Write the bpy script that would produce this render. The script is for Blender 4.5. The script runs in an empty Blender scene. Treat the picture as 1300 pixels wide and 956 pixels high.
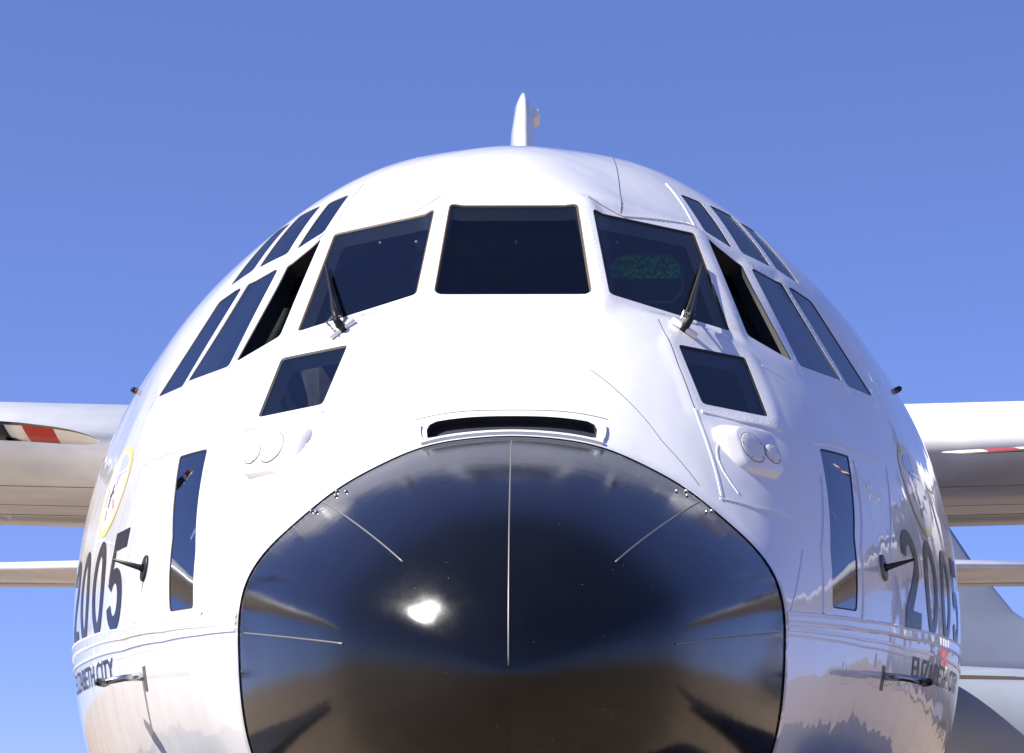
import bpy, bmesh, math, random
import numpy as np
from mathutils import Vector, Matrix
from mathutils.geometry import delaunay_2d_cdt
random.seed(7)
sc = bpy.context.scene
rad_ = math.radians

# ---------------------------------------------------------------- camera
cam_d = bpy.data.cameras.new("camera"); cam = bpy.data.objects.new("camera", cam_d)
sc.collection.objects.link(cam); sc.camera = cam
cam.location = (0.051, -6.3, 1.6)
cam.rotation_euler = (rad_(90 + 10.4), 0, math.atan(19.5 / 2934.0))
cam_d.sensor_width = 36.0; cam_d.lens = 36.0 * 2934.0 / 1300.0
cam_d.clip_start = 0.1; cam_d.clip_end = 20000

# ---------------------------------------------------------------- sky, sun, exposure
SUN_AZ, SUN_EL = rad_(72), rad_(45.5)          # azimuth to the viewer's left of straight ahead of the nose
to_sun = Vector((-math.sin(SUN_AZ) * math.cos(SUN_EL), -math.cos(SUN_AZ) * math.cos(SUN_EL), math.sin(SUN_EL)))
world = bpy.data.worlds.new("World"); sc.world = world; world.use_nodes = True
wn = world.node_tree.nodes; wl = world.node_tree.links
bg = wn["Background"]
sky = wn.new("ShaderNodeTexSky"); sky.sky_type = 'NISHITA'; sky.sun_disc = False
sky.sun_elevation = SUN_EL; sky.sun_rotation = SUN_AZ + math.pi
sky.altitude = 5000; sky.air_density = 1.0; sky.dust_density = 0.0; sky.ozone_density = 3.0
tint = wn.new("ShaderNodeMix"); tint.data_type = 'RGBA'; tint.blend_type = 'MULTIPLY'
tint.inputs['Factor'].default_value = 1.0
tint.inputs[7].default_value = (0.95, 1.11, 1.98, 1)      # slide film: sky leans to violet blue
gam = wn.new("ShaderNodeGamma"); gam.inputs[1].default_value = 0.6   # film shoulder: compresses the bright horizon
wl.new(sky.outputs[0], gam.inputs[0]); wl.new(gam.outputs[0], tint.inputs[6]); wl.new(tint.outputs[2], bg.inputs[0])
bg.inputs[1].default_value = 0.10
sun_d = bpy.data.lights.new("sun", 'SUN'); sun_d.energy = 5.0; sun_d.angle = rad_(0.53); sun_d.color = (1.0, 0.95, 0.88)
sun = bpy.data.objects.new("sun", sun_d); sc.collection.objects.link(sun)
sun.rotation_euler = (-to_sun).to_track_quat('-Z', 'Y').to_euler()
sc.view_settings.view_transform = 'Standard'; sc.view_settings.look = 'None'
sc.view_settings.exposure = 0.75; sc.view_settings.gamma = 1.0; sc.view_settings.use_curve_mapping = False
try:
    sc.cycles.use_denoising = True
    sc.cycles.max_bounces = 8; sc.cycles.transparent_max_bounces = 12
except Exception:
    pass

# ---------------------------------------------------------------- materials
MATS = {}
def mat(name, col, rough=0.5, metal=0.0, coat=0.0, coat_rough=0.03, coat_ior=1.5, spec=0.5, var=0.0, var_scale=3.0, bump=0.0, bump_scale=4.0, bump_detail=2.0, emis=None, emis_s=0.0):
    m = bpy.data.materials.new(name); m.use_nodes = True; MATS[name] = m
    nt = m.node_tree; n = nt.nodes; l = nt.links; b = n["Principled BSDF"]
    b.inputs['Base Color'].default_value = (*col, 1); b.inputs['Roughness'].default_value = rough
    b.inputs['Metallic'].default_value = metal; b.inputs['Coat Weight'].default_value = coat
    b.inputs['Coat Roughness'].default_value = coat_rough; b.inputs['Coat IOR'].default_value = coat_ior; b.inputs['Specular IOR Level'].default_value = spec
    tc = n.new("ShaderNodeTexCoord")
    if var:
        nz = n.new("ShaderNodeTexNoise"); nz.inputs['Scale'].default_value = var_scale; nz.inputs['Detail'].default_value = 6
        l.new(tc.outputs['Object'], nz.inputs['Vector'])
        mp = n.new("ShaderNodeMapRange"); mp.inputs[1].default_value = .3; mp.inputs[2].default_value = .7
        mp.inputs[3].default_value = 1 - var; mp.inputs[4].default_value = 1 + var * .4
        l.new(nz.outputs[0], mp.inputs[0])
        mx = n.new("ShaderNodeMix"); mx.data_type = 'RGBA'; mx.blend_type = 'MULTIPLY'; mx.inputs[0].default_value = 1
        mx.inputs[6].default_value = (*col, 1); l.new(mp.outputs[0], mx.inputs[7]); l.new(mx.outputs[2], b.inputs['Base Color'])
    if bump:
        nb = n.new("ShaderNodeTexNoise"); nb.inputs['Scale'].default_value = bump_scale; nb.inputs['Detail'].default_value = bump_detail
        l.new(tc.outputs['Object'], nb.inputs['Vector'])
        bp = n.new("ShaderNodeBump"); bp.inputs['Strength'].default_value = 1; bp.inputs['Distance'].default_value = bump
        l.new(nb.outputs[0], bp.inputs['Height']); l.new(bp.outputs[0], b.inputs['Normal'])
        l.new(bp.outputs[0], b.inputs['Coat Normal'])
    if emis:
        b.inputs['Emission Color'].default_value = (*emis, 1); b.inputs['Emission Strength'].default_value = emis_s
    return m

mat("white_paint", (.80, .80, .80), .28, coat=1.0, coat_rough=.025, var=.07, var_scale=1.7, bump=.005, bump_scale=2.8, bump_detail=2.5)
mat("white_trim", (.78, .78, .77), .35, coat=.6)
mat("wing_paint", (.76, .76, .75), .40, coat=.35, coat_rough=.15, var=.16, var_scale=2.2)
mat("wing_flap_paint", (.70, .70, .68), .45, var=.12, var_scale=1.2)
mat("radome_black", (.004, .004, .005), .5, spec=.0, coat=1.0, coat_rough=.11, coat_ior=1.48, var=.25, var_scale=7, bump=.0006, bump_scale=9)
mat("strip_metal", (.26, .24, .21), .5, metal=.6)
mat("black_marking", (.010, .010, .014), .3, spec=.25, coat=.12, coat_rough=.05)
mat("black_rubber", (.012, .012, .013), .6)
mat("black_metal", (.010, .010, .011), .5, spec=.3)
mat("sealant", (.34, .17, .05), .55, var=.4, var_scale=30)
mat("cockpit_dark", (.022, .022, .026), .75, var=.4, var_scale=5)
mat("cockpit_panel", (.05, .05, .055), .6, var=.5, var_scale=18)
mat("slot_dark", (.028, .030, .036), .6, var=.3, var_scale=12)
mat("seat_fleece", (.30, .27, .22), .95, var=.4, var_scale=25, bump=.012, bump_scale=45)
mat("seat_fabric", (.06, .065, .06), .9)
mat("sash_metal", (.13, .13, .125), .4, metal=.3)
mat("bare_metal", (.55, .55, .55), .28, metal=1.0)
mat("grey_metal", (.16, .16, .16), .45, metal=.5)
mat("probe_dark", (.03, .03, .03), .4, metal=.5)
mat("blade_black", (.015, .015, .015), .5)
mat("blade_white", (.72, .68, .62), .5)
mat("blade_red", (.45, .03, .03), .45)
mat("blade_edge", (.16, .145, .08), .35, metal=.6)
mat("emblem_yellow", (.74, .60, .20), .4, coat=.5)
mat("emblem_white", (.78, .72, .70), .4, coat=.5)
mat("emblem_blue", (.42, .50, .78), .4, coat=.5)
mat("emblem_dark", (.10, .07, .09), .4, coat=.5)
mat("emblem_red", (.55, .12, .10), .4, coat=.5)
mat("red_paint", (.50, .03, .02), .4, coat=.5)
mat("lens_cover_paint", (.72, .72, .72), .35, coat=.5)
mat("beacon_glass", (.05, .012, .006), .15, coat=1)
mat("tyre_rubber", (.02, .02, .02), .8)
mat("grey_camo", (.25, .29, .38), .55, var=.12, var_scale=.6)
mat("grey_camo_light", (.25, .28, .33), .5, var=.10, var_scale=.6)
mat("hud_green", (.004, .06, .012), .25, coat=1, var=.9, var_scale=60, emis=(.02, .30, .05), emis_s=.05)  # green emission stands in for greenery reflected in the combiner
mat("hud_frame", (.16, .17, .19), .4)

def radome_paint():
    m = MATS["radome_black"]; n = m.node_tree.nodes; l = m.node_tree.links; b = n["Principled BSDF"]
    tc = n.new("ShaderNodeTexCoord"); mp = n.new("ShaderNodeMapping"); mp.inputs['Scale'].default_value = (14, 2.2, 14)
    nz = n.new("ShaderNodeTexNoise"); nz.inputs['Scale'].default_value = 1.6; nz.inputs['Detail'].default_value = 8; nz.inputs['Roughness'].default_value = .65
    l.new(tc.outputs['Object'], mp.inputs[0]); l.new(mp.outputs[0], nz.inputs['Vector'])
    mr = n.new("ShaderNodeMapRange"); mr.inputs[1].default_value = .3; mr.inputs[2].default_value = .7; mr.inputs[3].default_value = .115; mr.inputs[4].default_value = .155
    l.new(nz.outputs[0], mr.inputs[0]); l.new(mr.outputs[0], b.inputs['Coat Roughness'])
    # bug marks and paint chips
    vo = n.new("ShaderNodeTexVoronoi"); vo.inputs['Scale'].default_value = 34; l.new(tc.outputs['Object'], vo.inputs['Vector'])
    n2 = n.new("ShaderNodeTexNoise"); n2.inputs['Scale'].default_value = 6; l.new(tc.outputs['Object'], n2.inputs['Vector'])
    a = n.new("ShaderNodeMath"); a.operation = 'LESS_THAN'; a.inputs[1].default_value = .055; l.new(vo.outputs['Distance'], a.inputs[0])
    c = n.new("ShaderNodeMath"); c.operation = 'GREATER_THAN'; c.inputs[1].default_value = .56; l.new(n2.outputs[0], c.inputs[0])
    d = n.new("ShaderNodeMath"); d.operation = 'MULTIPLY'; l.new(a.outputs[0], d.inputs[0]); l.new(c.outputs[0], d.inputs[1])
    mx = n.new("ShaderNodeMix"); mx.data_type = 'RGBA'; l.new(d.outputs[0], mx.inputs[0])
    src = b.inputs['Base Color'].links[0].from_socket; l.new(src, mx.inputs[6]); mx.inputs[7].default_value = (.16, .15, .14, 1); l.new(mx.outputs[2], b.inputs['Base Color'])
radome_paint()
def skin_ripple():
    m = MATS["white_paint"]; n = m.node_tree.nodes; l = m.node_tree.links; b = n["Principled BSDF"]
    tc = n.new("ShaderNodeTexCoord"); mp = n.new("ShaderNodeMapping"); mp.inputs['Scale'].default_value = (5.5, 5.5, 1.5)
    nz = n.new("ShaderNodeTexNoise"); nz.inputs['Scale'].default_value = 1; nz.inputs['Detail'].default_value = 1.5
    l.new(tc.outputs['Object'], mp.inputs[0]); l.new(mp.outputs[0], nz.inputs['Vector'])
    bp = n.new("ShaderNodeBump"); bp.inputs['Distance'].default_value = .0045; l.new(nz.outputs[0], bp.inputs['Height'])
    old = b.inputs['Normal'].links[0].from_node; l.new(bp.outputs[0], old.inputs['Normal'])
skin_ripple()
def hud_reflection_glow():  # mottles the emission that imitates the reflected greenery
    m = MATS["hud_green"]; n = m.node_tree.nodes; l = m.node_tree.links; b = n["Principled BSDF"]
    tc = n.new("ShaderNodeTexCoord"); nz = n.new("ShaderNodeTexNoise"); nz.inputs['Scale'].default_value = 70; nz.inputs['Detail'].default_value = 4
    l.new(tc.outputs['Object'], nz.inputs['Vector']); mr = n.new("ShaderNodeMapRange"); mr.inputs[1].default_value = .42; mr.inputs[2].default_value = .72; mr.inputs[3].default_value = .01; mr.inputs[4].default_value = .14
    l.new(nz.outputs[0], mr.inputs[0]); l.new(mr.outputs[0], b.inputs['Emission Strength'])
hud_reflection_glow()

def glass(name, tintc, ior=1.7):
    m = bpy.data.materials.new(name); m.use_nodes = True; MATS[name] = m
    n = m.node_tree.nodes; l = m.node_tree.links
    for q in list(n):
        if q.type != 'OUTPUT_MATERIAL': n.remove(q)
    out = [q for q in n if q.type == 'OUTPUT_MATERIAL'][0]
    fr = n.new("ShaderNodeFresnel"); fr.inputs[0].default_value = ior
    gl = n.new("ShaderNodeBsdfGlossy"); gl.inputs['Roughness'].default_value = .012; gl.inputs[0].default_value = (.95, .97, 1, 1)
    tr = n.new("ShaderNodeBsdfTransparent"); tr.inputs[0].default_value = (*tintc, 1)
    tc = n.new("ShaderNodeTexCoord"); nz = n.new("ShaderNodeTexNoise"); nz.inputs['Scale'].default_value = 2.2
    bp = n.new("ShaderNodeBump"); bp.inputs['Distance'].default_value = .002
    l.new(tc.outputs['Object'], nz.inputs['Vector']); l.new(nz.outputs[0], bp.inputs['Height']); l.new(bp.outputs[0], gl.inputs['Normal']); l.new(bp.outputs[0], fr.inputs['Normal'])
    mx = n.new("ShaderNodeMixShader")
    l.new(fr.outputs[0], mx.inputs[0]); l.new(tr.outputs[0], mx.inputs[1]); l.new(gl.outputs[0], mx.inputs[2]); l.new(mx.outputs[0], out.inputs[0])
    return m
glass("windscreen_glass", (.62, .66, .66), 1.46); glass("side_glass", (.42, .46, .52), 3.3)

def concrete():
    m = mat("concrete", (.36, .30, .225), .85, var=.18, var_scale=.05)
    n = m.node_tree.nodes; l = m.node_tree.links; b = n["Principled BSDF"]
    tc = n.new("ShaderNodeTexCoord"); br = n.new("ShaderNodeTexBrick")
    br.offset = 0; br.inputs['Scale'].default_value = 1; br.inputs['Brick Width'].default_value = 6; br.inputs['Row Height'].default_value = 6
    br.inputs['Mortar Size'].default_value = .012; br.inputs['Color1'].default_value = (.275, .205, .13, 1); br.inputs['Color2'].default_value = (.245, .18, .115, 1)
    br.inputs['Mortar'].default_value = (.06, .055, .05, 1)
    l.new(tc.outputs['Object'], br.inputs['Vector'])
    nz = n.new("ShaderNodeTexNoise"); nz.inputs['Scale'].default_value = .35; nz.inputs['Detail'].default_value = 8
    l.new(tc.outputs['Object'], nz.inputs['Vector'])
    mx = n.new("ShaderNodeMix"); mx.data_type = 'RGBA'; mx.blend_type = 'OVERLAY'; mx.inputs[0].default_value = .35
    l.new(br.outputs[0], mx.inputs[6]); l.new(nz.outputs[0], mx.inputs[7]); l.new(mx.outputs[2], b.inputs['Base Color'])
concrete()

# ---------------------------------------------------------------- helpers
def mesh_obj(name, verts, faces, mats, parent=None, smooth=True, fmat=None, normals=None):
    me = bpy.data.meshes.new(name); me.from_pydata([tuple(map(float, v)) for v in verts], [], [tuple(map(int, f)) for f in faces])
    for m in ([mats] if isinstance(mats, str) else mats): me.materials.append(MATS[m])
    if smooth: me.polygons.foreach_set('use_smooth', [True] * len(me.polygons))
    if fmat is not None: me.polygons.foreach_set('material_index', fmat)
    me.update()
    if normals is not None: me.normals_split_custom_set_from_vertices([tuple(map(float, v)) for v in normals])
    o = bpy.data.objects.new(name, me); sc.collection.objects.link(o)
    if parent: o.parent = parent
    return o

def empty(name, loc, label, cat, group=None):
    o = bpy.data.objects.new(name, None); sc.collection.objects.link(o); o.location = loc; o.empty_display_size = .3
    o['label'] = label; o['category'] = cat
    if group: o['group'] = group
    return o

def fix_normals(o):
    bm = bmesh.new(); bm.from_mesh(o.data); bmesh.ops.recalc_face_normals(bm, faces=bm.faces); bm.to_mesh(o.data); bm.free(); return o

def box(name, c, s, m, parent, rot=None, bevel=.0, smooth=False):
    bm = bmesh.new(); bmesh.ops.create_cube(bm, size=1)
    M = Matrix.Translation(c) @ ((rot.to_4x4() if rot is not None else Matrix.Identity(4))) @ Matrix.Diagonal((*s, 1))
    bmesh.ops.transform(bm, matrix=M, verts=bm.verts)
    if bevel: bmesh.ops.bevel(bm, geom=bm.edges, offset=bevel, segments=2, affect='EDGES')
    me = bpy.data.meshes.new(name); bm.to_mesh(me); bm.free(); me.materials.append(MATS[m])
    o = bpy.data.objects.new(name, me); sc.collection.objects.link(o); o.parent = parent
    return o

def frame_from(d, up=Vector((0, 0, 1))):
    d = Vector(d).normalized(); a = d.cross(up)
    if a.length < 1e-4: a = Vector((1, 0, 0))
    a.normalize(); b = a.cross(d).normalized(); return a, b, d

def tube(name, pts, radii, m, parent, n=10, flat=1.0):
    pts = [Vector(p) for p in pts]; V = []; F = []
    for i, p in enumerate(pts):
        d = (pts[min(i + 1, len(pts) - 1)] - pts[max(i - 1, 0)])
        a, b, _ = frame_from(d)
        r = radii[i] if isinstance(radii, (list, tuple)) else radii
        for k in range(n):
            t = 2 * math.pi * k / n; V.append(p + a * math.cos(t) * r + b * math.sin(t) * r * flat)
    for i in range(len(pts) - 1):
        for k in range(n):
            F.append((i * n + k, i * n + (k + 1) % n, (i + 1) * n + (k + 1) % n, (i + 1) * n + k))
    F.append(tuple(range(n))[::-1]); F.append(tuple((len(pts) - 1) * n + k for k in range(n)))
    return fix_normals(mesh_obj(name, V, F, m, parent))

def loft(name, rings, m, parent, cap=True, smooth=True, closed=True, fmat=None):
    n = len(rings[0]); V = [p for r in rings for p in r]; F = []
    for i in range(len(rings) - 1):
        for k in range(n if closed else n - 1):
            F.append((i * n + k, i * n + (k + 1) % n, (i + 1) * n + (k + 1) % n, (i + 1) * n + k))
    fm = None
    if fmat: fm = [fmat(i, k) for i in range(len(rings) - 1) for k in range(n if closed else n - 1)]
    if cap:
        F.append(tuple(range(n))[::-1]); F.append(tuple((len(rings) - 1) * n + k for k in range(n)))
        if fm: fm += [fm[0], fm[-1]]
    return fix_normals(mesh_obj(name, V, F, m, parent, smooth, fm))

# ---------------------------------------------------------------- the nose: radius table over station (m aft) and angle from the top
YS = np.array([1.2,1.5,1.8,2.1,2.4,2.7,3.0,3.4,3.8,4.3,5.0,6.2,7.5])
TS = np.radians(np.array([0,12,24,36,48,60,75,90,110,135,180.]))
RT = np.array([[0.6988,0.7054,0.7243,0.7434,0.7770,0.8205,0.8894,0.8912,0.8721,0.8669,0.8400],
 [0.9029,0.9251,0.9482,0.9697,0.9923,1.0154,1.0340,1.0333,1.0138,0.9904,0.9453],
 [1.1230,1.1589,1.1717,1.1772,1.1813,1.1867,1.1813,1.1709,1.1486,1.1118,1.0499],
 [1.4001,1.4170,1.3858,1.3480,1.3338,1.3307,1.3194,1.3049,1.2783,1.2289,1.1472],
 [1.6909,1.6860,1.5863,1.4999,1.4659,1.4560,1.4455,1.4325,1.4022,1.3395,1.2326],
 [1.9180,1.8418,1.7509,1.6609,1.5972,1.5778,1.5632,1.5508,1.5177,1.4428,1.3170],
 [2.0546,2.0027,1.9156,1.8235,1.7476,1.7042,1.6758,1.6595,1.6234,1.5368,1.3981],
 [2.1227,2.1445,2.0948,2.0085,1.9290,1.8637,1.8175,1.7901,1.7475,1.6411,1.4610],
 [2.1504,2.1556,2.1465,2.1178,2.0619,1.9922,1.9394,1.9064,1.8561,1.7281,1.5197],
 [2.1568,2.1684,2.1753,2.1732,2.1561,2.1340,2.0713,2.0228,1.9653,1.8098,1.5665],
 [2.1589,2.1648,2.1677,2.1680,2.1671,2.1653,2.1464,2.1278,2.0571,1.8797,1.6050],
 [2.1600,2.1599,2.1599,2.1598,2.1598,2.1600,2.1603,2.1606,2.1053,1.9333,1.6620],
 [2.1600,2.1599,2.1599,2.1599,2.1600,2.1598,2.1604,2.1600,2.1056,1.9388,1.6750]])
ZY = np.array([0,.6,1.2,2,3,4,6,8.]); ZV = np.array([1.95,2.02,2.08,2.17,2.23,2.25,2.25,2.25])
def spl2(x, clamp):
    n = len(x); A = np.zeros((n, n)); B = np.zeros((n, n)); h = np.diff(x)
    for i in range(1, n - 1):
        A[i, i-1] = h[i-1]; A[i, i] = 2 * (h[i-1] + h[i]); A[i, i+1] = h[i]
        B[i, i-1] = 6 / h[i-1]; B[i, i] = -6 / h[i-1] - 6 / h[i]; B[i, i+1] = 6 / h[i]
    if clamp:
        A[0, 0] = 2 * h[0]; A[0, 1] = h[0]; B[0, 0] = -6 / h[0]; B[0, 1] = 6 / h[0]
        A[-1, -1] = 2 * h[-1]; A[-1, -2] = h[-1]; B[-1, -1] = -6 / h[-1]; B[-1, -2] = 6 / h[-1]
    else:
        A[0, 0] = 1; A[-1, -1] = 1
    return np.linalg.solve(A, B)
def splm(x, M, q):
    q = np.clip(np.atleast_1d(np.asarray(q, float)), x[0], x[-1]); i = np.clip(np.searchsorted(x, q) - 1, 0, len(x) - 2)
    h = x[i+1] - x[i]; a = (x[i+1] - q) / h; b = 1 - a; I = np.eye(len(x))
    return a[:, None] * I[i] + b[:, None] * I[i+1] + ((a**3 - a) * h * h / 6)[:, None] * M[i] + ((b**3 - b) * h * h / 6)[:, None] * M[i+1]
MY, MT, MZ = spl2(YS, False), spl2(TS, True), spl2(ZY, False)
def zc(y): return splm(ZY, MZ, y) @ ZV
def rr(y, t): return np.einsum('ki,ki->k', splm(YS, MY, y) @ RT, splm(TS, MT, np.abs(t)))
FLATS = []          # flat glazing facets let into the curved nose: (loop in (y, t*KT), point, normal)
KT = 1.7
def flat_weight(L, Q, fall):
    lo, hi = L.min(0) - fall, L.max(0) + fall; k = np.where(((Q > lo) & (Q < hi)).all(1))[0]; w = np.zeros(len(Q))
    if not len(k): return w
    q = Q[k]; B = np.roll(L, -1, 0); d = np.full(len(k), 9.0); ins = np.zeros(len(k), bool)
    for a, b in zip(L, B):
        ab = b - a; u = np.clip(((q - a) @ ab) / (ab @ ab + 1e-12), 0, 1); d = np.minimum(d, np.linalg.norm(q - a - u[:, None] * ab, axis=1))
        ins ^= ((a[1] > q[:, 1]) != (b[1] > q[:, 1])) & (q[:, 0] < (b[0] - a[0]) * (q[:, 1] - a[1]) / (b[1] - a[1] + 1e-12) + a[0])
    x = np.where(ins, 0, np.clip((d - .012) / fall, 0, 1)); w[k] = 1 - x * x * (3 - 2 * x); return w
def S0(y, t):
    y = np.atleast_1d(np.asarray(y, float)); t = np.atleast_1d(np.asarray(t, float)); y, t = np.broadcast_arrays(y, t)
    r = rr(y, t)
    if FLATS:
        Q = np.stack([y, t * KT], 1); W = np.zeros(len(y)); D = np.zeros(len(y)); z0 = zc(y)
        for L, c, q, fall in FLATS:
            w = flat_weight(L, Q, fall); k = w > 0
            if not k.any(): continue
            rp = ((c[1] - y[k]) * q[1] + (c[2] - z0[k]) * q[2] + c[0] * q[0]) / (np.sin(t[k]) * q[0] + np.cos(t[k]) * q[2])
            W[k] += w[k]; D[k] += w[k] * (rp - r[k])
        r = r + D / np.maximum(1, W)
    return np.stack([r * np.sin(t), y, zc(y) + r * np.cos(t)], -1)
def SN(y, t):
    e = 1e-3
    a = S0(np.asarray(y) + e, t) - S0(np.asarray(y) - e, t); b = S0(y, np.asarray(t) + e) - S0(y, np.asarray(t) - e)
    n = np.cross(b, a); n /= np.linalg.norm(n, axis=1)[:, None]
    c = S0(y, t); c = c.copy(); c[:, 1] = 0; c[:, 2] -= zc(np.atleast_1d(y))
    s = np.sign((n * c).sum(1)); return n * s[:, None]
def S(y, t, off=0.0):
    y = np.atleast_1d(np.asarray(y, float)); t = np.atleast_1d(np.asarray(t, float)); y, t = np.broadcast_arrays(y, t)
    return S0(y, t) + SN(y, t) * (np.asarray(off)[..., None] if np.ndim(off) else off)
def to_yt(P):
    P = np.atleast_2d(P); return P[:, 1], np.arctan2(P[:, 0], P[:, 2] - zc(P[:, 1]))
def yz_to_t(y, z, side):
    y = np.atleast_1d(np.asarray(y, float)); z = np.atleast_1d(np.asarray(z, float)); t = np.full(len(y), 1.4)
    for _ in range(12): t = np.arccos(np.clip((z - zc(y)) / rr(y, t), -1, 1))
    return t * side
def one(y, tdeg, off=0.0): return Vector(S(y, math.radians(tdeg), off)[0])
def onen(y, tdeg): return Vector(SN(y, math.radians(tdeg))[0])

RT[0, 7:] = (.885, .897, .905, .88); RT[1, 8:] = (1.03, 1.015, .96)
# ---------------------------------------------------------------- ground
g = mesh_obj("apron", [(-9000, -9000, 0), (9000, -9000, 0), (9000, 9000, 0), (-9000, 9000, 0)], [(0, 1, 2, 3)], "concrete", smooth=False)
g['kind'] = 'structure'

# ---------------------------------------------------------------- the aircraft
AC = empty("transport_aircraft", (0, 0, 0), "big white four-engined transport aircraft with black nose, seen head-on", "aircraft")

# windows: corners as (station, degrees from the top), starboard side mirrored
WIN = {
 'windscreen_side': [(2.394,10.46),(2.726,24.04),(2.238,35.44),(1.958,15.66)],
 'sliding_window': [(2.779,25.74),(2.846,31.27),(2.488,45.37),(2.325,37.87)],
 'side_window': [(2.877,32.58),(3.061,36.7),(2.896,51.81),(2.569,46.53)],
 'side_window_aft': [(3.088,37.68),(3.257,41.04),(3.191,55.6),(2.946,52.67)],
 'eyebrow_window': [(3.089,20.32),(3.159,22.96),(2.909,29.29),(2.855,25.13)],
 'eyebrow_window_mid': [(3.207,23.98),(3.317,26.78),(3.099,34.53),(2.951,30.51)],
 'eyebrow_window_aft': [(3.326,28.1),(3.429,29.88),(3.259,38.7),(3.139,35.24)],
 'chin_window': [(1.859,29.27),(2.109,39.73),(1.848,49.01),(1.62,38.57)],
 'lower_window': [(2.064,58.3),(2.358,61.6),(2.2,66.52),(2.023,73.53),(1.903,85.39),(1.644,83.82),(1.734,74.2),(1.882,66.3),(1.954,62.82)],
}
def outline(corners, rnd=.022, step=.03):
    C = np.array([S0(y, math.radians(t))[0] for y, t in corners]); n = len(C); P = []
    for i in range(n):
        p0, p1, p2 = C[i - 1], C[i], C[(i + 1) % n]
        d0 = p0 - p1; d1 = p2 - p1; a = min(rnd, .3 * np.linalg.norm(d0), .3 * np.linalg.norm(d1))
        A = p1 + d0 / np.linalg.norm(d0) * a; B = p1 + d1 / np.linalg.norm(d1) * a
        for q in (0, .33, .67, 1): P.append((1-q)**2 * A + 2*q*(1-q) * p1 + q*q * B)
        D = C[(i + 1) % n]; d2 = C[(i + 2) % n] - D
        e = D - d1 / np.linalg.norm(d1) * min(rnd, .3 * np.linalg.norm(d1), .3 * np.linalg.norm(d2))
        m = max(1, int(np.linalg.norm(e - B) / step))
        for k in range(1, m): P.append(B + (e - B) * k / m)
    y, t = to_yt(np.array(P)); return np.stack([y, t], 1)
def add_flat(corners, fall=.10):
    C = np.array([S0(y, math.radians(t))[0] for y, t in corners]); c = C.mean(0); q = np.linalg.svd(C - c)[2][2]
    if q @ np.array([c[0], -.6, c[2] - 2.2]) < 0: q = -q
    return (np.array([(y, math.radians(t) * KT) for y, t in corners]), c, q, fall)
cw = [(2.392,-8.48),(2.392,8.48),(1.953,12.92),(1.953,-12.92)]
FL = [add_flat(cw)]
for nm in ('windscreen_side', 'chin_window'):
    for s in (-1, 1): FL.append(add_flat([(y, t * s) for y, t in WIN[nm]], .10))
for nm in ('sliding_window', 'side_window', 'side_window_aft'):
    for s in (-1, 1): FL.append(add_flat([(y, t * s) for y, t in WIN[nm]], .06))
FLATS += FL
holes = []          # (name, loop of (y,t), flat, glass or None, label)
holes.append(('windscreen', outline(cw), True, 'windscreen_glass', None))
for nm, c in WIN.items():
    for s in (-1, 1):
        flat = nm in ('windscreen_side', 'chin_window')
        gl = None if nm == 'sliding_window' else ('windscreen_glass' if flat else 'side_glass')
        base = {'windscreen_side': 'windscreen', 'side_window_aft': 'side_window', 'eyebrow_window_mid': 'eyebrow_window', 'eyebrow_window_aft': 'eyebrow_window'}.get(nm, nm)
        lp = outline([(y, t * s) for y, t in c])
        holes.append((base, lp, flat, gl, None))
slot = [(1.306, a) for a in np.linspace(-18.5, 18.5, 13)]
slot = [(1.297, -20.3)] + slot + [(1.297, 20.3), (1.275, 21.4), (1.235, 21.9)] + [(1.230, a) for a in np.linspace(20, -20, 13)] + [(1.235, -21.9), (1.275, -21.4)]
slot_loop = np.array([(y, math.radians(t)) for y, t in slot])
holes.append(('air_slot', slot_loop, False, None, None))

def inside(poly, Q):
    x, y = poly[:, 0], poly[:, 1] * KT; r = np.zeros(len(Q), bool); j = len(poly) - 1
    for i in range(len(poly)):
        c = ((y[i] > Q[:, 1]) != (y[j] > Q[:, 1])) & (Q[:, 0] < (x[j] - x[i]) * (Q[:, 1] - y[i]) / (y[j] - y[i] + 1e-12) + x[i]); r ^= c; j = i
    return r
def near(poly, Q, d):
    P = poly * np.array([1, KT]); B = np.roll(P, -1, 0); m = np.zeros(len(Q), bool)
    lo, hi = P.min(0) - d, P.max(0) + d; k = np.where(((Q > lo) & (Q < hi)).all(1))[0]
    for a, b in zip(P, B):
        ab = b - a; u = np.clip(((Q[k] - a) @ ab) / (ab @ ab + 1e-12), 0, 1); m[k] |= np.linalg.norm(Q[k] - a - u[:, None] * ab, axis=1) < d
    return m
ygrid = np.concatenate([np.arange(1.2, 4.4, .035), np.arange(4.4, 7.5, .12), [7.5]])
tgrid = np.concatenate([-np.linspace(math.pi, 1.9, 18)[:-1], np.linspace(-1.9, 1.9, 181), np.linspace(1.9, math.pi, 18)[1:]])
G = np.array([(y, t * KT) for y in ygrid for t in tgrid])
keep = np.ones(len(G), bool)
for h in holes: keep &= ~near(h[1], G, .012)
G = G[keep]
verts2 = [Vector(p) for p in G]; edges2 = []
for h in holes:
    b = len(verts2); n = len(h[1]); verts2 += [Vector((y, t * KT)) for y, t in h[1]]; edges2 += [(b + i, b + (i + 1) % n) for i in range(n)]
cv, ce, cf, *_ = delaunay_2d_cdt(verts2, edges2, [], 0, 1e-6)
CV = np.array([(v.x, v.y / KT) for v in cv]); CF = np.array([f for f in cf if len(f) == 3])
cen = (CV[CF].mean(1)) * np.array([1, KT])
hid = np.full(len(CF), -1)
for i, h in enumerate(holes): hid[inside(h[1], cen)] = i
CP = S0(CV[:, 0], CV[:, 1]); CN = SN(CV[:, 0], CV[:, 1])
def submesh(sel):
    F = CF[sel]; u, inv = np.unique(F, return_inverse=True); return u, inv.reshape(F.shape)
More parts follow.
